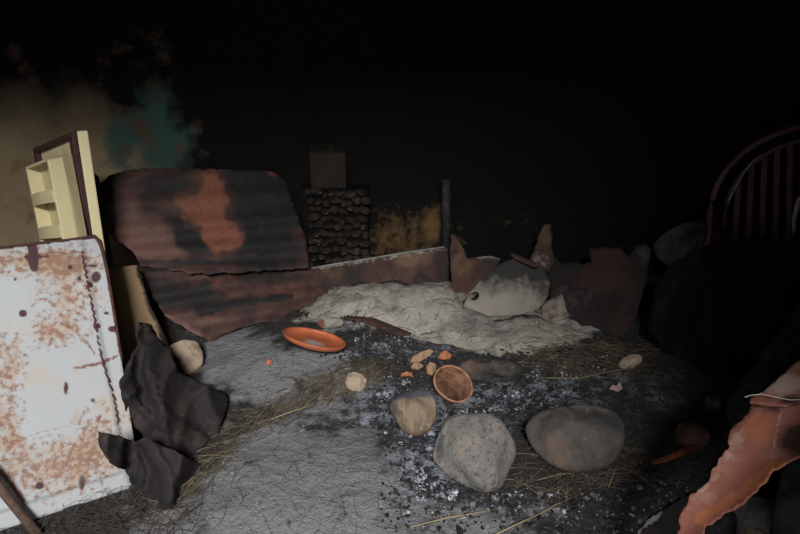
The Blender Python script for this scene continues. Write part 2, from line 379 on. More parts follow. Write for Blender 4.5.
# ------------------------------------------------------------------ rubble masonry and post at the back
def rubble():
    t = thing('masonry_pier', (D(335, 275, BW - .1).x, BW - .08, 0), 'low rubble masonry pier with soot blackened stones behind the ash', 'masonry')
    a = D(300, 190, 3.22); b = D(368, 190, 3.22)
    pbox('mortar_core', Vector((a.x, 3.21, 0)), Vector((b.x - a.x, 0, 0)), Vector((0, .12, 0)), Vector((0, 0, D(330, 190, 3.2).z)), (0, 1), (0, 1), (0, 1), M['soot'], t, .01)
    rnd = random.Random(4); y = 193
    while y < 280:
        x = 306 + rnd.uniform(-2, 3)
        while x < 362:
            w = rnd.uniform(5, 13); h = rnd.uniform(3.5, 7)
            c = D(x + w / 2, y + rnd.uniform(-2.2, 2.2), 3.20 + rnd.uniform(-.012, .012)); s = c.y / F * 1.1
            bm = bmesh.new(); bmesh.ops.create_icosphere(bm, subdivisions=2, radius=1); P = []; sd = rnd.uniform(0, 50)
            tl = rnd.uniform(-.4, .4)
            for v in bm.verts:
                q = v.co; k = 1 + .35 * noise.noise(q * 1.6 + Vector((sd, 0, 0)))
                X = q.x * w * .53 * s * k; Z = q.z * h * .55 * s * k
                P.append(c + Vector((X * math.cos(tl) - Z * math.sin(tl), q.y * .035 * k, Z * math.cos(tl) + X * math.sin(tl))))
            fc = [[v.index for v in f.verts] for f in bm.faces]; bm.free()
            link('stone', P, fc, M['rubble'], t, smooth=False); x += w
        y += 8.2
rubble()
tp = D(328, 170, 3.24)
pbox('adobe_brick', Vector((D(311, 190, 3.2).x, 3.19, D(328, 189, 3.2).z)), Vector((D(347, 190, 3.2).x - D(311, 190, 3.2).x, 0, 0)), Vector((0, .1, 0)), Vector((0, .01, D(328, 153, 3.2).z - D(328, 189, 3.2).z)),
     (0, 1), (0, 1), (0, 1), mat('sooty_block', (.022, .014, .008), [((.012, .009, .007), 'n', 12, .45, .62)], bump=[(30, .6, .01)]), bev=.015)
tag(bpy.data.objects['adobe_brick'], 'large sooty brown block set on top of the rubble pier', 'block')
pp = [D(446, 180, 3.14), D(446.5, 210, 3.13), D(447, 240, 3.12)]; q = pp[-1].copy(); q.z = 0
pw = tubeobj('post', [Vector((pp[0].x, 3.16, pp[0].z)), Vector((pp[1].x, 3.15, pp[1].z)), Vector((q.x, 3.14, -.02))], [.024, .027, .03], M['char'], 8)
tag(pw, 'thin blackened wooden post standing against the back wall', 'post')

# ------------------------------------------------------------------ refrigerator door with its shelves, left
O2 = D(77, 131, 2.40); w_ = D(38, 148, 2.66) - O2; t_ = D(88, 130, 2.42) - O2; h_ = D(108, 335, 2.28) - O2
h_ = h_ * ((O2.z - H(O2.x, 2.2) - .005) / -h_.z)
fd = thing('refrigerator_door', (O2 + h_), 'cream refrigerator door standing upright with brown seal and shelf tower', 'appliance door')
fd.location.z = .02
pbox('door_shell', O2, w_, h_, t_, (0, 1), (0, 1), (.0, 1), M['cream'], fd, .006)
gs = -w_.cross(h_).normalized(); gs = gs if gs.dot(CAM - O2) > 0 else -gs
pbox('seal', O2, w_, h_, gs, (.0, .085), (.02, .98), (0, .022), M['gasket'], fd, .004)
pbox('seal', O2, w_, h_, gs, (.0, .98), (.0, .022), (0, .022), M['gasket'], fd, .004)
pbox('seal', O2, w_, h_, gs, (.93, 1.0), (.0, .98), (0, .022), M['gasket'], fd, .004)
O3 = D(47.5, 158, 2.30); a_ = D(25, 167, 2.50) - O3; c_ = D(72, 153.5, 2.38) - O3; b_ = D(65, 248, 2.21) - O3
bk = 1.9
tw = pbox('shelf_tower', O3, a_, b_, c_, (0, .07), (0, bk), (0, 1), M['cream'], fd, .003)
pbox('tower_side', O3, a_, b_, c_, (.93, 1.0), (0, bk), (0, .9), M['cream'], fd, .003)
pbox('tower_back', O3, a_, b_, c_, (0, 1), (0, bk), (.55, 1.0), M['cream'], fd, .003)
pbox('tower_top', O3, a_, b_, c_, (0, 1), (0, .035), (.0, 1.0), M['cream'], fd, .003)
for s in (.36, .76, 1.2):
    # each shelf: floor plus a bowed front rail
    sh = pbox('shelf', O3, a_, b_, c_, (.05, .95), (s + .08, s + .115), (.0, .6), M['cream'], fd, .002)
    pts = []
    for k in range(9):
        u = k / 8; pts.append(O3 + a_ * (.04 + .92 * u) + b_ * (s + .07 - .01 * math.sin(u * math.pi)) + c_ * (-.03 - .10 * math.sin(u * math.pi)))
    V = []; Fc = []
    for k, p in enumerate(pts):
        for (db, dc) in ((-.09, 0), (.05, .0), (.05, .05), (-.09, .05)): V.append(p + b_ * db + c_ * dc)
    for k in range(8):
        for j in range(4): Fc.append((k * 4 + j, k * 4 + (j + 1) % 4, k * 4 + 4 + (j + 1) % 4, k * 4 + 4 + j))
    Fc.append((0, 1, 2, 3)); Fc.append((32, 33, 34, 35))
    link('shelf_rail', V, Fc, M['cream'], fd, smooth=False)
# dark slim board behind the door
Ob = D(93.5, 175, 2.62); ab = D(98.5, 176, 2.64) - Ob; hb = D(107, 256, 2.56) - Ob; hb = hb * ((Ob.z - .03) / -hb.z)
bb = thing('dark_metal_panel', Ob + hb, 'slim black metal panel edge on beside the cream refrigerator door', 'panel')
pbox('panel_body', Ob, ab, hb, Vector((-.06, .08, 0)), (.3, .9), (0, .97), (0, 1), M['blackboard'], bb, .002)
pbox('edge_frame', Ob, ab, hb, Vector((-.06, .08, 0)), (0, 1), (0, 1), (-.06, 0), M['blackboard'], bb, .002)

# ------------------------------------------------------------------ white rusted panel, bottom left
EP = [(-90, 256), (0, 248.5), (48, 242.5), (95, 236.5), (101, 245), (107, 270), (115, 320), (127, 395), (134, 440), (134, 487), (60, 511), (0, 531), (-90, 562)]
def en_disp(x, y):
    # turned side flange: fold along a line from (83,252) to (112,400)
    fx = 83 + (y - 252) * .19
    d = 0
    if x > fx: d -= .012 * sm(0, 4, x - fx)
    by = 502 - (x - 75) * .33 - 17
    if y > by: d += .02 * sm(0, 5, y - by)
    return d + .004 * fb(x * .02, y * .02, 5, 2)
def en_mask(x, y):
    r = .62 * line(x, y, [(61, 323), (75, 331), (86, 342), (95, 354)], 2.2) + .75 * line(x, y, [(75, 368), (98, 364), (118, 356)], 2.4)
    r += .7 * line(x, y, [(0, 262), (25, 258), (48, 253), (72, 251), (82, 253)], 1.6) + .45 * line(x, y, [(0, 445), (45, 431), (80, 424), (100, 418)], 1.6)
    r += .8 * line(x, y, [(0, 470), (12, 485), (24, 500)], 4) + .5 * line(x, y, [(100, 415), (90, 460), (82, 490)], 2)
    g = .50 * blob(x, y, 58, 333, 22, 14, .9) + .6 * blob(x, y, 50, 470, 46, 26, .9) + .5 * blob(x, y, 100, 440, 28, 28, .9) + .5 * blob(x, y, 5, 358, 20, 22, .8)
    g += .5 * blob(x, y, 20, 262, 60, 14, .9) + .4 * blob(x, y, 70, 262, 34, 16, .9) + .45 * blob(x, y, 70, 300, 30, 24, 1) + .5 * blob(x, y, 5, 420, 18, 40, .8)
    b = line(x, y, [(82, 252), (88, 285), (95, 320), (99, 345), (107, 375), (114, 396), (119, 422)], 1.7)
    b += blob(x, y, 33, 248, 5, 5, .5) + blob(x, y, 33, 257, 7, 7, .5) + blob(x, y, 34, 266, 4.5, 6, .5) + .7 * line(x, y, [(22, 258), (48, 256)], 2)
    b += blob(x, y, 23, 313.5, 4.2, 3.8, .4, .15) + blob(x, y, 70.5, 267.5, 2.5, 2, .4) + blob(x, y, 79.5, 278.5, 2, 2, .4) + blob(x, y, 15, 279, 1.7, 1.7, .4)
    b += blob(x, y, 96, 277, 5, 6, .4) + blob(x, y, 90, 285, 3, 3, .4) + blob(x, y, 93, 266, 5, 1.8, .4) + blob(x, y, 97, 326, 3.5, 3, .4) + blob(x, y, 106, 313, 2.5, 2, .5) + blob(x, y, 112, 329, 4, 3, .5)
    b += blob(x, y, 66, 388, 2.2, 6, .5) + blob(x, y, 40, 486, 5, 4, .5, .5) + .7 * blob(x, y, 82, 482, 4, 9, .5) + .8 * blob(x, y, 92.5, 400, 2, 2.2, .4)
    b += line(x, y, [(101, 245), (107, 270), (115, 320), (120, 355)], 1.6) * .9 + line(x, y, [(0, 248.5), (48, 242.5), (95, 236.5), (102, 246)], 1.6)
    return (min(1, r), min(1, g), min(1, b))
en_base = G0(60, 511); en_base.z = 0
ea = [(0, 531, G0(0, 531).y), (134, 487, G0(134, 487).y), (95, 236.5, 2.12)]
ep = thing('white_metal_panel', en_base, 'large rust stained white enamel metal panel leaning at far left', 'panel')
sheet('panel_face', EP, ea, M['enamel'], res=2.6, disp=en_disp, thick=.018, mask=en_mask, parent=ep, seed=2)
pA, pN = plane_from(ea)
def onp(px, py, A=None, off=0):
    a, n = A or (pA, pN); d = ray(px, py); return CAM + d * ((a - CAM).dot(n) / d.dot(n)) + n * off
V = []; Fc = []
tube(V, Fc, [onp(x, y) - pN * .008 for x, y in [(-90, 256), (0, 247.8), (30, 244), (60, 240.5), (95, 235.8), (100, 241), (103, 252), (108, 275), (115, 318), (122, 360)]], [.006, .006, .007, .005, .007, .008, .006, .006, .005, .004], 6)
link('rusted_rim', V, Fc, M['rustedge'], ep)['label'] = 'dark rusted rim'

# stick at the bottom left corner
st = [onp(-30, 445, off=.10), onp(0, 478, off=.09), onp(16, 501, off=.07), onp(38, 535, off=.05)]
st[-1] = GF(40, 537, .012)
tag(tubeobj('wooden_stick', st, [.015, .016, .014, .015], M['wood'], 8), 'brown wooden stick propped against the white panel', 'stick')

# ------------------------------------------------------------------ cardboard, tan stone
CB = [(104, 270), (112, 267), (137, 265), (144, 285), (150, 305), (160, 325), (172, 350), (172, 372), (140, 380), (112, 380), (112, 330)]
tag(sheet('cardboard_sheet', CB, [(112, 378, 2.20), (172, 366, 2.38), (120, 267, 2.46)], M['card'], 4,
    disp=lambda x, y: .03 * math.sin((x - 104) / 68 * math.pi) + .01 * fb(x * .03, y * .03, 2, 2), thick=.006,
    mask=lambda x, y: (0, 0, .8 * line(x, y, [(140, 268), (150, 305), (170, 350)], 6))), 'curved tan cardboard sheet between refrigerator door and rusty sheet', 'cardboard')
tag(rock('tan_stone', [(168, 352), (174, 342), (186, 339), (199, 344), (203, 356), (201, 368), (190, 375), (178, 374), (170, 366)], M['tan'], .7, 3), 'pale tan stone with brown cracks under the lower rusty sheet', 'stone')

# ------------------------------------------------------------------ two corrugated rusty sheets leaning on the wall
def corr(x, y, ph=0, per=25, A=.019, sl=-.07): return A * math.sin(2 * math.pi * ((y + (x - 100) * -sl * 1.0) + ph) / per)
UPS = [(100, 184), (108, 176), (127, 170), (160, 168), (190, 168), (228, 169), (263, 170), (279, 175), (288, 183), (292, 200), (297, 212), (301, 226), (306, 240), (309, 256), (309, 268), (250, 272), (200, 274), (172, 270), (140, 266), (136, 258), (132, 250), (120, 243), (110, 236), (105, 225), (101, 203)]
def up_mask(x, y):
    r = blob(x, y, 212, 208, 13, 40, .5) + .9 * blob(x, y, 226, 236, 18, 14, .5) + .6 * blob(x, y, 196, 202, 22, 8, .7) + .5 * blob(x, y, 190, 215, 10, 10, .6) + .7 * blob(x, y, 272, 173, 9, 5, .5)
    g = .75 * blob(x, y, 150, 240, 28, 22, .6) + .6 * blob(x, y, 120, 215, 22, 28, .6) + .5 * blob(x, y, 165, 255, 40, 8, .6)
    b = .9 * blob(x, y, 200, 245, 20, 10, .7) + 1.0 * blob(x, y, 268, 215, 34, 60, .45) + .75 * blob(x, y, 165, 185, 28, 12, .6) + .8 * blob(x, y, 190, 262, 60, 4, .8) + .8 * blob(x, y, 183, 230, 12, 14, .6)
    b += .6 * blob(x, y, 240, 180, 24, 12, .6)
    return (min(1, r), min(1, g), min(1, max(0, b - r * .7)))
ua = [(119, 243, 2.66), (306, 240, 3.08), (190, 168, 3.06)]
tag(sheet('corrugated_sheet', UPS, ua, M['rust'], 3.5,
    disp=lambda x, y: corr(x, y) * (.5 + .5 * sm(190, 260, y)) + .02 * fb(x * .02, y * .03, 8, 3) - .05 * sm(250, 272, y) * 0, thick=.003, mask=up_mask, jag=2.2, seed=5),
    'smoked corrugated metal sheet with orange rust patch leaning against wall', 'metal sheet')
LOS = [(137, 265), (165, 263), (200, 267), (250, 266), (300, 262), (313, 262), (318, 275), (330, 296), (322, 301), (318, 312), (300, 318), (285, 322), (262, 322), (240, 328), (226, 334), (211, 342), (196, 334), (180, 326), (166, 317), (155, 300), (146, 284)]
def lo_mask(x, y):
    r = .35 * blob(x, y, 215, 283, 30, 10, .7) + .3 * blob(x, y, 290, 290, 30, 14, .7)
    g = .5 * blob(x, y, 200, 322, 40, 10, .8) + .45 * blob(x, y, 185, 275, 40, 8, .8) + .5 * line(x, y, [(166, 317), (196, 333), (211, 341)], 5)
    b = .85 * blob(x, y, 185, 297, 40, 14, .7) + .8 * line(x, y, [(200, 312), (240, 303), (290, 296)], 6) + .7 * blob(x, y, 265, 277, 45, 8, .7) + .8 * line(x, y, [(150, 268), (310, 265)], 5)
    return (min(1, r), min(1, g), min(1, b))
la = [(211, 342, GF(211, 342).y), (325, 300, 2.98), (137, 265, 2.66)]
tag(sheet('corrugated_sheet', LOS, la, M['rust'], 3.5,
    disp=lambda x, y: .016 * math.sin(2 * math.pi * (y + (x - 150) * .16 - 268) / 23) + .012 * fb(x * .03, y * .04, 3, 3) + .006, thick=.003, mask=lo_mask, jag=1.5, seed=8),
    'lower corrugated rusty sheet with folded ridges resting on the ground', 'metal sheet')

# ------------------------------------------------------------------ charred crumpled sheet
CH = [(140, 321), (151, 324), (160, 339), (169, 348), (174, 360), (179, 372), (197, 381), (212, 388), (228, 394), (225, 414), (219, 431), (214, 458), (198, 468), (184, 470), (160, 452), (146, 440), (136, 425), (127, 414), (122, 395), (120, 383), (123, 372), (127, 366), (132, 354), (138, 344), (137, 330)]
def crum(x, y, k=1.0):
    v = 0
    for (s, a) in ((.013, .12), (.030, .035), (.09, .004)):
        v += a * (1 - 2 * abs(noise.noise(Vector((x * s + 3.1, y * s * .6 + 1.7 + x * s * .5, s * 50)))) * 1.6)
    return v * k
chr_ = thing('charred_sheet', (G0(175, 500).x, G0(175, 500).y, 0), 'crumpled charred black metal sheet beside the white panel', 'metal sheet')
ca = [(160, 500, G0(160, 500).y + .03), (222, 425, 2.0), (140, 321, 2.15)]
def ch_disp(x, y):
    v = crum(x, y)
    v -= .06 * line(x, y, [(140, 330), (138, 370), (146, 400), (160, 415)], 9)
    v += .05 * line(x, y, [(158, 340), (150, 370), (152, 395)], 9) + .05 * line(x, y, [(135, 395), (165, 420), (200, 440)], 12)
    return v
sheet('crumpled_body', CH, ca, M['charred'], 3.2, disp=ch_disp, thick=.006, parent=chr_, jag=2, seed=3)
FL = [(98, 432), (110, 434), (124, 438), (137, 442), (146, 437), (160, 445), (176, 452), (196, 462), (206, 468), (196, 478), (188, 486), (176, 505), (166, 510), (157, 508), (147, 500), (145, 490), (131, 484), (126, 470), (117, 468), (106, 458), (100, 448)]
fa = [(160, 508, G0(160, 508).y - .0), (200, 470, 1.66), (120, 436, 1.58)]
def fl_disp(x, y):
    return crum(x + 60, y + 31, .6) - .05 * line(x, y, [(130, 440), (128, 470)], 7) + .04 * line(x, y, [(146, 440), (165, 470), (170, 500)], 10) - .03 * line(x, y, [(140, 450), (150, 470), (146, 490)], 5)
sheet('folded_flap', FL, fa, M['charred'], 3.0, disp=fl_disp, thick=.006, parent=chr_, jag=2, seed=13)

# ------------------------------------------------------------------ sheets and shards behind the ash
LS = [(300, 271), (312, 267.5), (345, 262), (395, 254), (447, 247), (449, 262), (448, 283), (440, 296), (420, 300), (395, 300), (370, 300), (340, 302), (322, 300)]
def ls_mask(x, y):
    r = .8 * blob(x, y, 412, 257, 22, 8, .7) + .45 * blob(x, y, 335, 272, 16, 8, .6) + .35 * blob(x, y, 400, 275, 30, 12, .6)
    g = .85 * sm(6, 0, abs(y - (269 - (x - 300) * .149) - 1)) * .55 + .7 * blob(x, y, 400, 297, 22, 10, .6) + .6 * blob(x, y, 340, 300, 40, 10, .6)
    b = .7 * blob(x, y, 352, 282, 16, 14, .6) + .75 * blob(x, y, 443, 268, 10, 24, .6)
    return (min(1, r), min(1, g), min(1, b))
lsa = [(320, 300, 2.98), (440, 297, 3.0), (395, 254, 3.1)]
ls = thing('rusty_backing_sheet', (D(380, 300, 2.98).x, 2.98, 0.02), 'long low rust brown sheet with pale top edge behind ash bank', 'metal sheet')
sheet('sheet_body', LS, lsa, M['lowsheet'], 3.5, disp=lambda x, y: .008 * fb(x * .04, y * .05, 3, 3), thick=.004, mask=ls_mask, parent=ls, seed=3)
lp = plane_from(lsa)
tubeobj('top_edge', [onp(x, y, lp) for x, y in [(300, 270.5), (330, 264.8), (370, 258.5), (400, 253.4), (447, 246.5)]], .0045, M['paletwig'], 6, ls)['label'] = 'pale worn top edge'

def shard(name, outl, anch, m, label, cat='fragment', **k):
    return tag(sheet(name, outl, anch, m, **k), label, cat)
shard('metal_fragment', [(451, 234), (458, 236), (462, 246), (466, 258), (488, 256), (500, 258), (496, 270), (482, 290), (470, 300), (452, 300), (451, 265)], [(455, 298, 2.93), (490, 295, 2.96), (455, 235, 3.06)], M['lowsheet'],
      'upright rusty brown fragment beside post at right end of backing sheet', res=3.5, disp=lambda x, y: .02 * fb(x * .04, y * .04, 5, 3), jag=1.5, thick=.005, seed=21,
      mask=lambda x, y: (.5 * blob(x, y, 462, 262, 14, 20, .6), .8 * sm(262, 256, y) * sm(470, 485, x) + .5 * sm(285, 300, y), .6 * blob(x, y, 490, 262, 14, 10, .7)))
hole = [(474.5 + 5.2 * math.cos(k * .7), 296 + 4.6 * math.sin(k * .7) - 1.2 * math.cos(k * .7)) for k in range(9)]
shard('ash_covered_slab', [(461, 318), (461, 309), (466, 300), (472, 290), (480, 281), (492, 270), (505, 262), (516, 258), (532, 262), (545, 268), (550, 282), (549, 294), (543, 305), (532, 314), (515, 320), (495, 325), (475, 326)],
      [(465, 322, 2.82), (540, 312, 2.88), (510, 260, 3.03)], M['ashclay'], 'pale ash covered clay slab pierced by one round hole', 'slab', res=3.2, hole=hole, thick=.03, jag=1.5, seed=31,
      disp=lambda x, y: .04 * math.sin((x - 460) / 90 * math.pi) * .6 + .008 * fb(x * .06, y * .06, 5, 3),
      mask=lambda x, y: (.4 * blob(x, y, 540, 280, 14, 18, .8) + .5 * blob(x, y, 515, 262, 14, 6, .6) + .35 * blob(x, y, 485, 275, 10, 10, .7), 0, .95 * sm(312, 262, y) + .3 * blob(x, y, 545, 300, 8, 16, .6)))
shard('metal_strip', [(510, 254), (514, 253), (535, 262), (539, 267), (534, 267), (515, 259)], [(512, 256, 3.0), (538, 266, 2.95), (524, 258, 2.99)], M['lowsheet'], 'narrow red rusty strip on top edge of ash covered slab', 'strip', res=3, thick=.006)
shard('clay_fragment', [(529, 262), (534, 250), (538, 236), (545, 225), (551, 224), (552, 236), (552, 250), (556, 262), (556, 272), (545, 272)], [(532, 268, 3.04), (556, 270, 3.04), (545, 226, 3.12)], M['lowsheet'],
      'pointed upright reddish fragment behind the ash covered slab', res=3, thick=.012, jag=2, seed=41, disp=lambda x, y: .03 * fb(x * .06, y * .06, 3, 3), mask=lambda x, y: (.5 * blob(x, y, 545, 235, 8, 14, .5), .3 * blob(x, y, 540, 262, 12, 10, .8), 0))
shard('ash_dusted_shard', [(543, 318), (541, 310), (545, 302), (553, 298), (562, 294), (572, 291), (577, 294), (579, 303), (576, 312), (565, 318), (552, 322)], [(548, 320, 2.78), (572, 316, 2.80), (565, 293, 2.93)], M['ashclay'],
      'rounded grey ash dusted shard at right end of ash bank', 'shard', res=3, thick=.02, jag=1, seed=51, disp=lambda x, y: .02 * math.sin((x - 541) / 38 * math.pi), mask=lambda x, y: (.35, 0, .35))
BIG = [(545, 262), (556, 258), (562, 264), (575, 262), (584, 264), (592, 263), (588, 252), (588, 248), (600, 247), (620, 247), (624, 252), (628, 256), (634, 246), (645, 244), (652, 250), (650, 262), (646, 280), (641, 298), (636, 318), (628, 332), (615, 340), (598, 338), (580, 326), (560, 318), (550, 300)]
shard('bent_metal_sheet', BIG, [(560, 325, 2.80), (625, 338, 2.62), (610, 248, 2.98)], M['soot_sheet'], 'wide sooty dark red bent sheet right of the ash', 'metal sheet', res=4, thick=.005, jag=2, seed=61,
      disp=lambda x, y: .05 * fb(x * .025, y * .03, 6, 3) + .03 * math.sin((x - 545) / 30),
      mask=lambda x, y: (.95 * blob(x, y, 604, 257, 20, 9, .4) + .7 * blob(x, y, 600, 278, 22, 18, .6) + .45 * blob(x, y, 620, 325, 10, 14, .6) + .4 * blob(x, y, 630, 290, 14, 34, .6), .35 * blob(x, y, 570, 300, 26, 26, .8) + .45 * blob(x, y, 643, 255, 9, 14, .6), 0))
# rusty strip poking out of the ash
tag(sheet('rusty_strip', [(344, 318), (352, 316), (372, 317), (392, 325), (412, 333), (400, 336), (384, 330), (366, 322)], [(350, 318, 2.72), (405, 334, 2.62), (375, 318, 2.73)], M['lowsheet'], 3, thick=.006,
    disp=lambda x, y: .012), 'thin rusty strip poking out under the front of ash bank', 'strip')

# ------------------------------------------------------------------ pale ash bank
def ash_heap():
    A = [(300, 306), (315, 292), (335, 282), (368, 280), (395, 280), (425, 278), (450, 278), (458, 284), (466, 300), (480, 308), (500, 312), (535, 308), (552, 316), (580, 325), (592, 334), (565, 342), (530, 350), (500, 352), (470, 345), (430, 338), (405, 335), (375, 322), (352, 315), (330, 318), (305, 316)]
    V = []; idx = {}; Fc = []; Mk = []
    st_ = .011; y = 2.3
    rows = []
    nx = int(1.7 / st_); ny = int(.95 / st_)
    for j in range(ny + 1):
        for i in range(nx + 1):
            x = -.6 + i * st_; yy = 2.3 + j * st_
            px, py = proj((x, yy, H(x, yy) + .02)); d = pd(px, py, A) + 5 * noise.noise(Vector((x * 14, yy * 14, 2)))
            if d > -4:
                h = .034 * sm(-4, 12, d) + .012 * fb(x * 13, yy * 13, 4, 4) * sm(-2, 8, d)
                # a few hollows poked in
                V.append((x, yy, H(x, yy) + h - .006)); idx[(i, j)] = len(V) - 1
                k = .75 * line(px, py, [(495, 322), (520, 316), (545, 318)], 3) + .5 * sm(2, -4, d) + .4 * blob(px, py, 395, 305, 6, 10, .6)
                Mk.append((min(1, k), 0, 0))
    for (i, j) in idx:
        q = [(i, j), (i + 1, j), (i + 1, j + 1), (i, j + 1)]
        if all(k in idx for k in q): Fc.append(tuple(idx[k] for k in q))
    o = link('ash_heap', V, Fc, M['ash'], mask=Mk)
    # give the bank an underside
    tag(o, 'bank of pale grey wood ash heaped behind the fire', 'ash', kind='stuff')
ash_heap()

# ------------------------------------------------------------------ hearth stones
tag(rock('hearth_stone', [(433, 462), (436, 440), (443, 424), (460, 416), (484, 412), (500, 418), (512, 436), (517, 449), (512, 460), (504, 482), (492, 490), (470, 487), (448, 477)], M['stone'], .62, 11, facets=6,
    mask=lambda x, y: (0, .35 * blob(x, y, 505, 455, 14, 18, .7), .6 * blob(x, y, 440, 450, 5, 20, .6))), 'large pale grey hearth stone at front centre', 'stone')  # last blob puts the shade on the left edge into the stone colour
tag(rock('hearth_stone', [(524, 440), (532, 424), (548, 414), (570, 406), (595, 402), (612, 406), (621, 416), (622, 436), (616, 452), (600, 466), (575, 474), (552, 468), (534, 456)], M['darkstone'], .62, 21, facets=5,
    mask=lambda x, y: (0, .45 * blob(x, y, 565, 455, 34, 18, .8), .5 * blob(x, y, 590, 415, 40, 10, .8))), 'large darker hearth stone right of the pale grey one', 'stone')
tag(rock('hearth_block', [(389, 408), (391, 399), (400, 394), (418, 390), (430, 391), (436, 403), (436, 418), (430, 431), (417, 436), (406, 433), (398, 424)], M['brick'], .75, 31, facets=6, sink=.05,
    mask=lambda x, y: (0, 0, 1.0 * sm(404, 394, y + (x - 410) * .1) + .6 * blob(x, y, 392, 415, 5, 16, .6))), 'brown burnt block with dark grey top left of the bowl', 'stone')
tag(rock('long_dark_stone', [(456, 372), (462, 364), (478, 360), (500, 357), (516, 359), (525, 366), (523, 375), (508, 380), (488, 383), (468, 382)], M['darkstone'], .8, 41, facets=4,
    mask=lambda x, y: (0, .7 * blob(x, y, 470, 368, 12, 9, .7), .4)), 'long dark stone lying behind and right of the bowl', 'stone')
tag(rock('small_tan_stone', [(344.5, 380), (347, 374), (354, 371.5), (362, 374), (367, 380), (366, 388), (360, 392.5), (351, 391), (346, 387)], M['tan'], .8, 51, rough=.16, facets=3), 'small rough tan stone left of the fire pit', 'stone')
tag(rock('pebble', [(316, 322), (320, 317), (330, 316.5), (341, 319), (346, 324), (338, 328), (322, 328)], M['ashclay'], .9, 61, lvl=3, mask=lambda x, y: (.9 * blob(x, y, 321, 323, 5, 5, .5), 0, 0)), 'ash grey lump with reddish end beyond the orange plate', 'stone')
tag(rock('pale_red_stone', [(618, 369), (622, 360), (632, 353), (640, 353), (641, 360), (634, 367), (626, 372)], M['tan'], .8, 71, lvl=3), 'small pale reddish stone on dark soil beyond large darker stone', 'stone')
tag(rock('small_grey_stone', [(705, 402), (709, 396), (716, 394.5), (721, 399), (720, 406), (713, 411), (707, 409)], M['darkstone'], .8, 81, lvl=3), 'small grey stone in shadow left of the curved red sheet', 'stone')
tag(rock('dark_red_brick', [(676, 438), (678, 427), (688, 422), (700, 424), (710, 430), (706, 442), (694, 449), (680, 446)], mat('dim_red_clay', (.10, .04, .028), [((.05, .025, .02), 'n', 20, .45, .6)], bump=[(40, .4, .008)]), .8, 91, lvl=3, facets=6), 'dim reddish brick lump on dark soil at right', 'stone')
tag(tubeobj('orange_stick', [GF(652, 463, .012), GF(665, 459, .014), GF(680, 453, .016), GF(694, 447, .02)], [.008, .014, .016, .015], mat('orange_clay', (.22, .075, .025), [((.10, .03, .015), 'n', 30, .45, .6)]), 8, flat=.7), 'short orange brown stick beside the reddish brick lump', 'stick')
# bottom right stones
tag(rock('dark_grey_stone', [(732, 508), (745, 500), (766, 498), (778, 503), (784, 520), (790, 545), (765, 556), (745, 550), (734, 530)], M['stone'], .7, 101, lvl=3), 'dark grey stone at bottom right under the curved red sheet', 'stone')
tag(rock('small_red_stone', [(745, 540), (748, 531), (757, 528), (766, 531), (768, 540), (760, 546), (750, 546)], M['brick'], .8, 111, lvl=3, ground=.13), 'small reddish stone at the very bottom edge, right', 'stone')
tag(rock('black_stone', [(706, 522), (714, 510), (726, 506), (734, 514), (736, 530), (728, 545), (712, 548)], M['char'], .7, 121, lvl=3), 'black stone below the tip of the curved red sheet', 'stone')
tag(sheet('dark_fragment', [(634, 548), (638, 530), (650, 517), (668, 507), (684, 497), (700, 492), (704, 500), (694, 515), (682, 530), (672, 548)], [(640, 540, 1.42), (690, 530, 1.46), (685, 497, 1.56)], M['soot_sheet'], 3.5, thick=.008, jag=2, seed=5,
    disp=lambda x, y: .02 * fb(x * .05, y * .05, 2, 2), mask=lambda x, y: (0, 0, 1.3 * line(x, y, [(634, 548), (638, 530), (644, 524), (652, 520), (660, 512)], 3.5))), 'dark curled fragment with whitish edge at bottom right', 'fragment')

# ------------------------------------------------------------------ clay vessels
def lathe(name, prof, C, nrm, r, m, mask=None, squash=1.0, twist=0, seg=56, parent=None):
    nrm = nrm.normalized(); a = nrm.cross(Vector((0, 1, .2))).normalized(); b = nrm.cross(a)
    a, b = a * math.cos(twist) + b * math.sin(twist), b * math.cos(twist) - a * math.sin(twist)
    V = []; Fc = []; Mk = []
    for i, (q, h) in enumerate(prof):
        for j in range(seg):
            t = j * 2 * math.pi / seg; w = 1 + .012 * math.sin(3 * t + 1) + .008 * math.sin(5 * t)
            p = C + (a * math.cos(t) + b * math.sin(t) * squash) * q * r * w + nrm * h * r
            V.append(p); Mk.append(mask(q, h, t, i) if mask else (0, 0, 0))
    n = len(prof)
    for i in range(n - 1):
        for j in range(seg):
            a0 = i * seg + j; a1 = i * seg + (j + 1) % seg; Fc.append((a0, a1, a1 + seg, a0 + seg))
    Fc.append(tuple(range(seg))); Fc.append(tuple((n - 1) * seg + j for j in range(seg)))
    return link(name, V, Fc, m, parent, mask=Mk)
# profile: outer bottom -> rim -> inner bottom
def prof_bowl(d, th=.08, foot=.45, lip=.03):
    P = [(foot * .6, 0), (foot, 0)]
    for k in range(1, 9):
        u = k / 8; P.append((foot + (1 - foot) * math.sin(u * math.pi / 2), d * (1 - math.cos(u * math.pi / 2)) ** .9))
    P += [(1.0 + lip, d + .02), (1.0 + lip * .6, d + .05), (1 - th * .6, d + .045), (1 - th, d + .0)]
    for k in range(7, -1, -1):
        u = k / 8; P.append(((foot + (1 - foot) * math.sin(u * math.pi / 2)) - th * (u + .2), th + (d - th) * (1 - math.cos(u * math.pi / 2)) ** .9))
    P.append((.05, th)); return P
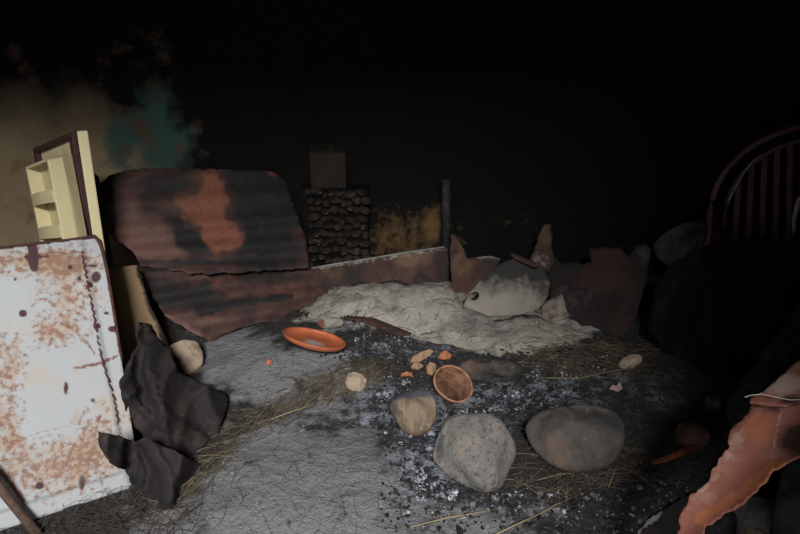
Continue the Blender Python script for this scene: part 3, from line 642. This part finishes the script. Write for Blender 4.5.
# orange plate, tipped away and to the right
pc = GF(315, 338, .085)
rr = 31.2 / F * (pc - CAM).dot(FW)
vdir = (CAM - pc).normalized(); sc_r = vdir.cross(Vector((0, 0, 1))).normalized() * -1; sc_u = vdir.cross(sc_r).normalized(); sc_u = sc_u if sc_u.z > 0 else -sc_u
def facing(px_ang, asp):
    # normal whose disc projects to an ellipse of aspect asp with minor axis px_ang degrees clockwise of up
    A = R(px_ang); mdir = sc_u * math.cos(A) + RT * math.sin(A)
    return (mdir * math.sqrt(1 - asp * asp) + vdir * asp).normalized()
plate = thing('terracotta_plate', (pc.x, pc.y, H(pc.x, pc.y)), 'bright orange terracotta plate lying tipped on grey ash ground', 'plate')
lathe('plate_body', prof_bowl(.20, .05, .55, .03), pc - facing(17, .22) * .03, facing(17, .22), rr, M['terra'], parent=plate,
      mask=lambda q, h, t, i: (0, 0.95 * (1 - sm(.2, .5, q)) if i > 15 else 0, 0))
bc = GF(453, 384, .06)
rb_ = 20.6 / F * (bc - CAM).dot(FW)
vdir = (CAM - bc).normalized(); sc_r = RT; sc_u = vdir.cross(RT).normalized(); sc_u = sc_u if sc_u.z > 0 else -sc_u
bn = facing(38, .80)
bowl = thing('clay_bowl', (bc.x, bc.y, H(bc.x, bc.y)), 'round brown clay bowl tilted toward viewer on ashes of fire pit', 'bowl')
lathe('bowl_body', prof_bowl(.52, .09, .40, .02), bc - bn * (.5 * rb_), bn, rb_, M['bowlclay'], squash=1.0, parent=bowl,
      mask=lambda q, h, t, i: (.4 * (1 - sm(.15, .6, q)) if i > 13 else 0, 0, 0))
lathe('rim', [(.93, .56), (1.0, .535), (1.03, .555), (1.03, .58), (1.0, .60), (.95, .595), (.925, .575), (.93, .56)], bc - bn * (.5 * rb_), bn, rb_, mat('pale_clay_rim', (.34, .17, .10), [((.2, .09, .05), 'n', 40, .45, .6)], rough=.6), parent=bowl)['label'] = 'paler worn rim'

# curved pot sherds around the fire
oc = mat('orange_brown_sherd', (.33, .12, .055), [((.18, .065, .035), 'n', 40, .45, .6)], rough=.7)
pcl = mat('pale_brown_sherd', (.25, .145, .08), [((.09, .07, .045), 'n', 30, .45, .6), ((.32, .23, .14), 'n', 60, .55, .7)], rough=.8)
def flat_sherd(name, P, m, label, lift=.02, lean=.35, th=.009, seed=0, bulge=.008):
    ym = max(p[1] for p in P); y0 = min(p[1] for p in P); cx = sum(p[0] for p in P) / len(P); xa = min(p[0] for p in P); xb = max(p[0] for p in P)
    b = GF(cx, ym, lift * .3); t = GF(cx, y0, lift); Y0 = b.y; Y1 = b.y + (t.y - b.y) * lean
    w = xb - xa
    return tag(sheet(name, P, [(xa, ym, Y0), (xb, ym, Y0 + .004), (cx, y0, Y1)], m, 1.6, disp=lambda x, y: bulge * math.sin((x - xa) / w * math.pi) + .002 * noise.noise(Vector((x * .3, y * .3, seed))), thick=th, seed=seed, clampz=False), label, 'sherd')
flat_sherd('pot_sherd', [(410, 362), (413, 356), (421, 352), (430, 349), (434, 351.5), (430, 356), (423, 360), (417, 364)], pcl, 'pale brown pot sherd behind the bowl, slanting up right', .03, seed=1)
flat_sherd('pot_sherd', [(438, 359), (440, 353), (446, 350.5), (451, 354), (452, 358), (445, 360)], oc, 'small orange pot sherd directly behind the bowl', .03, seed=2)
flat_sherd('pot_sherd', [(426, 366), (430, 362), (436, 364), (436, 371), (432, 376), (427, 374)], pcl, 'brown pot sherd touching left side of bowl', .03, seed=3)
flat_sherd('pot_sherd', [(400, 377), (402, 373.5), (407, 372), (412, 373.5), (414, 378), (409, 376.5), (404, 376.5)], oc, 'arched reddish pot sherd in the ash above the burnt block', .03, seed=4)
flat_sherd('pot_sherd', [(411, 366), (414, 362), (420, 363), (424, 366), (418, 370), (412, 369)], pcl, 'tan broken sherd below the slanting one', .015, seed=5)
flat_sherd('thin_grey_sherd', [(432, 427), (440, 423), (449, 418), (458, 414), (460, 417), (453, 423), (444, 427)], M['stone'], 'thin grey sherd wedged between burnt block and pale stone', .04, .2, seed=6)
flat_sherd('pink_sherd', [(448, 425), (451, 421), (457, 419), (456, 424), (452, 427)], M['leafpink'], 'small pinkish sherd above the large pale stone', .055, .2, seed=7)
flat_sherd('pink_sherd', [(609, 389), (613, 385), (617, 386), (620, 382), (623, 389), (618, 392)], M['leafpink'], 'pinkish flat sherd in shadow beyond the darker hearth stone', .015, seed=8)
lathe_ring = lathe('broken_pot_neck', [(.7, 0), (1.0, .1), (1.0, .9), (.92, 1.0), (.72, .9), (.66, .1)], GF(401, 361, .0), Vector((-.1, -.5, .8)), .030, M['char'], seg=20)
tag(lathe_ring, 'charred round pot neck left of the pale brown sherds', 'pot neck')

# ------------------------------------------------------------------ curved red sheet, bottom right, close to the viewer
RS = [(767, 404), (778, 405), (800, 402), (850, 398), (850, 432), (822, 447), (800, 456), (780, 466), (762, 484), (744, 503), (722, 515), (706, 527), (700, 545), (704, 600), (706, 690), (650, 690), (658, 610), (670, 556), (679, 530), (680, 515), (686, 505), (692, 494), (700, 488), (712, 478), (714, 468), (722, 456), (728, 447), (730, 428), (740, 421), (748, 413), (750, 406), (752, 401)]
def rs_mask(x, y):
    r = .9 * line(x, y, [(700, 520), (730, 500), (760, 480), (780, 462)], 8) + .6 * blob(x, y, 760, 430, 16, 22, .8)
    g = .5 * line(x, y, [(782, 408), (778, 425), (774, 445), (770, 460)], 2) + .35 * blob(x, y, 737, 445, 10, 20, .7) + .3 * line(x, y, [(684, 515), (700, 490), (716, 478), (728, 455)], 5)
    b = .55 * blob(x, y, 770, 410, 14, 4, .6) + .9 * blob(x, y, 800, 440, 22, 16, .6)
    return (min(1, r), min(1, g), min(1, b))
ra = [(690, 530, .98), (780, 470, 1.02), (760, 405, 1.18)]
def rs_disp(x, y):
    # trough: distance from the long axis (688,545)-(800,405)
    ax, ay, bx, by = 676, 545, 800, 412
    L_ = math.hypot(bx - ax, by - ay); d = ((x - ax) * (by - ay) - (y - ay) * (bx - ax)) / L_
    return .00006 * min(d * d, 900) - .02 + .006 * fb(x * .03, y * .03, 2, 3)
red = thing('curved_red_sheet', D(690, 545, .98), 'curved rusty red metal sheet sticking up at bottom right', 'metal sheet')
sheet('trough', RS, ra, M['redsheet'], 3, disp=rs_disp, thick=.004, mask=rs_mask, parent=red, jag=2.5, seed=71, clampz=False)
RU = [(750, 402), (752, 396), (764, 391), (772, 384), (780, 376), (792, 366), (806, 356), (850, 325), (850, 395), (800, 402), (785, 406), (770, 404)]
ru = sheet('upper_flap', RU, [(752, 402, 1.135), (800, 403, 1.12), (800, 360, 1.26)], M['redsheet'], 3, disp=lambda x, y: .012 + .008 * fb(x * .04, y * .04, 7, 3), thick=.006, parent=red, jag=1.5, seed=72, clampz=False,
      mask=lambda x, y: (0, .7 * blob(x, y, 785, 385, 30, 14, .8), .8 * blob(x, y, 790, 400, 12, 5, .6)))
tag(tubeobj('wire', [D(745, 397, 1.12), D(752, 395, 1.12), D(762, 394, 1.115), D(775, 397, 1.11), D(790, 400, 1.10), D(812, 399, 1.10)], [.0014, .001, .0012, .001, .001, .001], M['string'], 5), 'thin pale wire lying over the curved red sheet', 'wire')
# what holds the red sheet: stacked stones to its right (mostly outside the view)
tag(rock('leaning_support_stone', [(790, 455), (830, 440), (880, 450), (900, 520), (890, 600), (820, 620), (790, 560), (780, 500)], M['darkstone'], .9, 131, ground=0.0, lvl=4), 'black stone at right edge propping the curved red sheet', 'stone')

# ------------------------------------------------------------------ dark right side: chair, sack, cloth, planks
def chair():
    Y = 2.72
    t = thing('wooden_chair', (D(800, 240, Y).x, Y + .15, 0), 'dark wooden chair with rounded slatted back at right edge', 'chair')
    def P(px, py, dy=0): return D(px, py, Y + dy)
    cx = 832
    def bow(x0, y0, x1, ytop, n=26):
        pts = []
        for k in range(n + 1):
            u = k / n * math.pi
            pts.append(P((x0 + x1) / 2 - (x1 - x0) / 2 * math.cos(u), y0 - (y0 - ytop) * math.sin(u) ** .9))
        return pts
    ob = bow(709, 226, 955, 124); ib = bow(724, 226, 940, 137)
    tubeobj('outer_bow', ob, .014, M['chair'], 8, t)
    tubeobj('inner_bow', ib, .010, M['chair'], 8, t)
    for k in range(14):
        x = 739 + k * 12.8; u = math.acos(max(-1, min(1, (832 - x) / 108))); yt = 226 - 89 * math.sin(u) ** .9
        top = P(x, yt); bot = P(x - 5 + k * .7, 246); bot.z = .45; w = .0125
        O = bot; pbox('back_slat', bot - Vector((w, .004, 0)), Vector((2 * w, 0, 0)), Vector((0, .009, 0)), top - bot, (0, 1), (0, 1), (0, 1), M['chair'], t, .002)
    a = P(709, 226); b = P(955, 226)
    for q in (a, b): tubeobj('back_post', [q, Vector((q.x + (.02 if q is a else -.02), Y + .01, .45)), Vector((q.x + (0 if q is a else 0), Y - .03, H(q.x, Y))) ], [.016, .018, .014], M['chair'], 8, t)
    for (x) in (a.x + .14, b.x - .14): tubeobj('front_leg', [Vector((x, Y + .30, .42)), Vector((x, Y + .32, 0))], [.018, .014], M['chair'], 8, t)
    pbox('seat', Vector((a.x + .10, Y - .02, .41)), Vector((b.x - a.x - .20, 0, 0)), Vector((0, .36, 0)), Vector((0, 0, .035)), (0, 1), (0, 1), (0, 1), M['chair'], t, .012)
chair()
tag(sheet('dry_leaf', [(792, 220), (794, 210), (797, 199), (800, 195), (801, 205), (797, 218), (796, 230), (793, 238)], [(792, 220, 2.66), (800, 222, 2.66), (797, 197, 2.68)], M['paletwig'], 3, thick=.002, disp=lambda x, y: .006 * math.sin(y * .3), clampz=False), 'pale dry leaf caught on a slat of the chair back', 'leaf')
tag(tubeobj('dry_vine', [D(726, 214, 2.68), D(729, 200, 2.68), D(735, 188, 2.68), D(744, 172, 2.68), D(753, 161, 2.68), D(763, 154, 2.68)], [.006, .007, .007, .006, .005, .003], M['paletwig'], 6, flat=.5), 'pale dry vine strip curling along the chair bow', 'vine')
tag(rock('sack', [(655, 252), (665, 237), (680, 225), (697, 219), (712, 224), (722, 236), (736, 252), (728, 268), (690, 276), (662, 266)], mat('grey_sacking', (.075, .07, .062), [((.04, .037, .034), 'n', 14, .45, .6)], bump=[(60, .5, .01)]), .7, 141, ground=.12, sink=.05, rough=.12), 'dim grey bulging sack left of the chair', 'sack')
tag(rock('grey_lump', [(722, 240), (726, 233), (735, 231), (741, 235), (742, 244), (736, 250), (726, 250)], M['cloth'], .8, 151, lvl=3, ground=.30), 'small grey lump between the sack and chair', 'lump')
CL = [(655, 285), (672, 262), (700, 248), (730, 240), (760, 238), (800, 245), (860, 250), (860, 330), (800, 350), (760, 372), (735, 385), (700, 372), (665, 350), (648, 330)]
tag(sheet('sooty_cloth_heap', CL, [(660, 345, 2.48), (760, 372, 2.28), (740, 240, 2.62)], M['cloth'], 5, disp=lambda x, y: crum(x * .9, y * .9, .9) + .02, thick=.012, jag=2, seed=91), 'black sooty cloth heaped in front of the chair', 'cloth')
for (x0, y0, Y0, x1, y1, Y1, r, lab) in ((752, 392, 1.75, 835, 295, 2.05, .032, 'upper charred log slanting up at right edge'), (765, 362, 1.9, 850, 250, 2.2, .028, 'thin charred log farthest back at right edge'), (742, 420, 1.62, 840, 325, 1.85, .03, 'lowest charred log just above the curved red sheet')):
    p0 = D(x0, y0, Y0); p1 = D(x1, y1, Y1); pts = [p0.lerp(p1, k / 6) + Vector((.01 * noise.noise(Vector((k, r * 99, 1))), 0, .012 * noise.noise(Vector((k, 3, r * 99))))) for k in range(7)]
    tag(tubeobj('charred_log', pts, [r * (.8 + .3 * noise.noise(Vector((k * .9, r * 50, 0)))) for k in range(7)], M['char'], 9), lab, 'log')
tag(rock('dark_boulder', [(738, 440), (742, 400), (760, 370), (790, 350), (850, 340), (900, 400), (900, 470), (840, 500), (770, 480)], M['char'], .7, 161, ground=0), 'big soot black boulder under the charred logs at right', 'stone')

# ------------------------------------------------------------------ loose litter
def dens(P):  # point inside a polygon of the ground
    x0 = min(p[0] for p in P); x1 = max(p[0] for p in P); y0 = min(p[1] for p in P); y1 = max(p[1] for p in P)
    while True:
        x = random.uniform(x0, x1); y = random.uniform(y0, y1)
        if inpoly(x, y, P): return x, y
def clear(x, y):
    return math.hypot((x - 315) / 40, (y - 337) / 18) > 1 and math.hypot((x - 453) / 26, (y - 384) / 24) > 1
def chips(name, areas, size, m, label, cat, seed, flat=.5, lift=.0, clump=None):
    random.seed(seed); V = []; Fc = []
    for (P, n) in areas:
        for _ in range(n):
            for _t in range(60):
                x, y = dens(P)
                if clear(x, y) and (clump is None or noise.noise(Vector((x * .07, y * .11, 3))) > clump + random.gauss(0, .12)): break
            c = GF(x, y); s = size * random.uniform(.4, 1.0) * (2.2 if random.random() < .07 else 1)
            Rm = Matrix.Rotation(random.uniform(0, 6.3), 3, 'Z') @ Matrix.Rotation(random.uniform(-.7, .7), 3, 'X')
            k0 = len(V); el = random.uniform(.5, 1.6)
            for dz in (-1, 1):
                for (dx, dy) in ((-1, -1), (1, -1), (1, 1), (-1, 1)):
                    v = Vector((dx * s * el * random.uniform(.5, 1), dy * s * random.uniform(.4, 1), dz * s * flat * random.uniform(.6, 1)))
                    V.append(c + Vector((0, 0, lift + s * flat * .5)) + Rm @ v)
            for q in ((0, 3, 2, 1), (4, 5, 6, 7), (0, 1, 5, 4), (1, 2, 6, 5), (2, 3, 7, 6), (3, 0, 4, 7)): Fc.append(tuple(k0 + i for i in q))
    o = link(name, V, Fc, m, smooth=False); return tag(o, label, cat, kind='stuff')
PIT = [(372, 385), (385, 355), (420, 345), (470, 352), (540, 352), (600, 370), (600, 395), (530, 412), (515, 430), (520, 470), (480, 500), (430, 495), (400, 480), (380, 450), (375, 420)]
chips('charcoal_bits', [(PIT, 1500), ([(300, 335), (380, 330), (420, 345), (380, 360), (350, 365), (300, 350)], 220), ([(520, 340), (610, 335), (650, 350), (600, 375), (540, 365)], 400), ([(590, 345), (720, 340), (720, 480), (640, 500), (600, 480)], 500),
    ([(380, 480), (640, 480), (640, 534), (380, 534)], 350), ([(285, 300), (330, 298), (345, 315), (380, 328), (330, 330), (290, 318)], 250)], .0065, M['char'], 'black charcoal crumbs scattered over the fire pit', 'charcoal', 3)
chips('ash_flakes', [([(395, 440), (435, 430), (440, 470), (470, 495), (420, 505), (398, 480)], 330), ([(375, 385), (400, 380), (440, 385), (470, 400), (540, 385), (590, 385), (540, 408), (500, 412), (440, 420), (400, 392)], 200), ([(375, 378), (392, 372), (392, 400), (378, 402)], 70),
    ([(500, 370), (610, 355), (600, 385), (520, 385)], 120), (PIT, 70), ([(320, 310), (420, 335), (400, 350), (320, 335)], 120), ([(380, 490), (600, 480), (600, 520), (380, 520)], 80)], .0036, M['ashchip'], 'bluish white ash flakes lying between the hearth stones', 'ash', 4, clump=.18)
chips('soil_crumbs', [([(200, 340), (380, 340), (420, 440), (400, 534), (200, 534), (230, 420)], 260), ([(400, 500), (700, 480), (640, 534), (380, 534)], 200), ([(320, 300), (560, 320), (590, 340), (500, 350), (400, 335)], 260)], .006,
    mat('grey_crumb', (.14, .13, .125)), 'small grey crumbs of soil on the trodden ground', 'soil', 5)
def blades(name, areas, m, label, cat, seed, rad=.0010, lift=.035, segs=5):
    random.seed(seed); V = []; Fc = []
    for (P, n, ang, spread, L0, L1) in areas:
        for _ in range(n):
            x, y = dens(P)
            while not clear(x, y): x, y = dens(P)
            c = GF(x, y); a = R(ang + random.gauss(0, spread)); Ln = random.uniform(L0, L1); d = Vector((math.cos(a), math.sin(a), 0))
            s = Vector((-d.y, d.x, 0)); bend = random.gauss(0, .07) * Ln; h = random.random() ** 2 * lift; til = random.uniform(-.4, .4) * lift
            pts = []
            for k in range(segs):
                u = k / (segs - 1) * 2 - 1; p = c + d * (u * Ln / 2) + s * bend * (1 - u * u)
                p.z = H(p.x, p.y) + .004 + max(0, h * (1 - .5 * u * u) + til * u); pts.append(p)
            tube(V, Fc, pts, [rad * (1 - .5 * k / segs) * random.uniform(.7, 1.3) for k in range(segs)], 3)
    return tag(link(name, V, Fc, m, smooth=False), label, cat, kind='stuff')
TR = [(205, 460), (215, 435), (250, 410), (300, 392), (345, 365), (375, 360), (395, 372), (365, 395), (330, 405), (295, 418), (255, 435), (225, 470), (195, 495), (150, 520), (160, 500)]
blades('straw_litter', [(TR, 380, 45, 30, .05, .22), ([(290, 385), (345, 362), (385, 362), (380, 385), (330, 400)], 160, 40, 45, .04, .14)], M['straw'], 'dry brown straw strewn along the hollow left of fire pit', 'straw', 6)
blades('straw_litter', [([(500, 345), (560, 335), (620, 345), (660, 350), (640, 375), (570, 378), (520, 365)], 300, -15, 35, .05, .22), ([(520, 440), (535, 470), (600, 476), (640, 440), (650, 480), (560, 500), (505, 490)], 160, 40, 50, .04, .16)], M['straw'], 'dry straw scattered behind and around the darker hearth stone', 'straw', 7)
blades('straw_litter', [([(500, 345), (560, 335), (620, 345), (650, 352), (640, 375), (570, 380), (515, 368)], 45, -12, 35, .08, .25), (TR, 30, 45, 25, .08, .25), ([(520, 440), (535, 470), (600, 476), (650, 480), (560, 500), (505, 490)], 20, 40, 50, .05, .16)], M['greenstraw'], 'scattered yellow green straw blades around the hearth', 'straw', 16, rad=.0008)
blades('straw_litter', [([(640, 400), (720, 380), (720, 440), (680, 480), (630, 480)], 130, 20, 60, .05, .2), ([(620, 345), (700, 350), (720, 400), (640, 400)], 90, -30, 50, .05, .2)], M['twig'], 'dark dry stems on the shadowed soil at right', 'straw', 8)
blades('straw_litter', [([(40, 534), (0, 545), (60, 516), (134, 492), (150, 512), (200, 505), (200, 534), (120, 560), (0, 560)], 420, 20, 60, .03, .13)], M['twig'], 'dark matted straw at foot of the white panel', 'straw', 9, lift=.045)
blades('black_twigs', [([(240, 340), (370, 350), (400, 440), (400, 534), (210, 534), (230, 440), (300, 400)], 90, 70, 40, .03, .11), ([(380, 440), (640, 480), (640, 534), (380, 534)], 70, 30, 60, .03, .12), (PIT, 220, 0, 90, .02, .09)], M['twig'], 'short black twigs scattered over grey ground and fire pit', 'twigs', 10, rad=.0009)
blades('black_twigs', [([(330, 296), (450, 292), (470, 318), (580, 322), (580, 342), (500, 350), (400, 334), (340, 316)], 130, 20, 50, .02, .10)], M['twig'], 'short dark twigs lying on the pale ash bank', 'twigs', 11, rad=.0014, lift=.045)
blades('straw_litter', [([(270, 308), (320, 298), (345, 312), (330, 318), (290, 320)], 150, 30, 60, .03, .10), ([(350, 325), (420, 335), (440, 350), (380, 352)], 90, 10, 60, .03, .12)], M['twig'], 'dark straw beyond the orange plate', 'straw', 12)
def stalk(pts, r, m, label, lift=.01):
    P = [GF(x, y, .008 + lift * (k % 2)) for k, (x, y) in enumerate(pts)]
    tag(tubeobj('straw_stalk', P, r, m, 6), label, 'stalk')
stalk([(410, 527), (430, 522), (450, 517), (470, 514), (496, 509)], [.0016, .002, .0026, .0018, .0012], M['greenstraw'], 'yellow straw stalk lying on the ground at bottom centre')
stalk([(492, 536), (515, 525), (535, 516), (555, 505), (578, 495)], [.0025, .0025, .002, .0018, .0012], M['greenstraw'], 'greenish straw stalk at bottom, right of the yellow one')
stalk([(258, 424), (285, 414), (320, 402), (350, 385), (380, 370)], [.002, .002, .002, .0016, .0012], M['greenstraw'], 'long greenish stalk in the straw pointing at tan stone', .02)
stalk([(275, 393), (281, 390), (287, 388.5)], [.002, .003, .002], M['straw'], 'short tan straw piece on the grey ground bed')
stalk([(510, 372), (545, 378), (580, 378), (618, 370), (650, 366)], [.0015, .002, .002, .0018, .0012], M['greenstraw'], 'long bent stalk lying between dark stones at centre right', .02)
stalk([(436, 407), (455, 406), (475, 406.5), (490, 405)], [.002, .0022, .002, .0014], M['straw'], 'thin pale stalk below the bowl bridging two stones', .0)
stalk([(538, 480), (560, 474), (590, 472), (612, 466)], [.0015, .0016, .0016, .001], M['greenstraw'], 'green stalk at foot of the darker hearth stone')
stalk([(324, 327), (345, 326), (365, 318), (385, 314)], [.0015, .0016, .0016, .001], M['straw'], 'thin straw stalk beyond the orange plate', .02)
tag(rock('orange_chip', [(265, 362), (269, 358), (273, 361), (271, 365), (267, 366)], oc, .6, 171, lvl=2), 'tiny orange clay chip on the grey ground bed', 'chip')
# charcoal lumps
for k, (x, y, w, h) in enumerate([(386, 368, 9, 5), (395, 352, 8, 4), (470, 395, 8, 5), (485, 388, 9, 5), (500, 398, 8, 4), (378, 410, 8, 5), (500, 350, 10, 4), (548, 350, 9, 4), (530, 380, 9, 5), (422, 447, 6, 4)]):
    P = [(x + w * .5 * math.cos(a * .785 + .2) * (1 + .2 * noise.noise(Vector((k, a, 0)))), y + h * .5 * math.sin(a * .785 + .2)) for a in range(8)]
    tag(rock('charcoal_lump', P, M['char'], .7, 200 + k, lvl=2), 'black charcoal lump lying in or beside the fire pit', 'charcoal', 'charcoal lumps in the hearth')

# ------------------------------------------------------------------ light: overcast daylight through the doorway
ld = bpy.data.lights.new('doorway_daylight', 'AREA'); ld.shape = 'RECTANGLE'; ld.size = 1.1; ld.size_y = .8; ld.energy = 640; ld.color = (.97, .98, 1.0)
lo_ = bpy.data.objects.new('doorway_daylight', ld); COL.objects.link(lo_); lo_.location = (.1, -3.0, 4.2)
tg = Vector((-.3, 2.3, 0)); lo_.rotation_euler = (tg - Vector(lo_.location)).to_track_quat('-Z', 'Y').to_euler()
W = bpy.data.worlds.new('sky'); S.world = W; W.use_nodes = True
W.node_tree.nodes['Background'].inputs[0].default_value = (.85, .92, 1, 1); W.node_tree.nodes['Background'].inputs[1].default_value = 1.0
vs = S.view_settings; vs.view_transform = 'Standard'; vs.look = 'None'; vs.exposure = 0.0; vs.gamma = 1; vs.use_curve_mapping = False
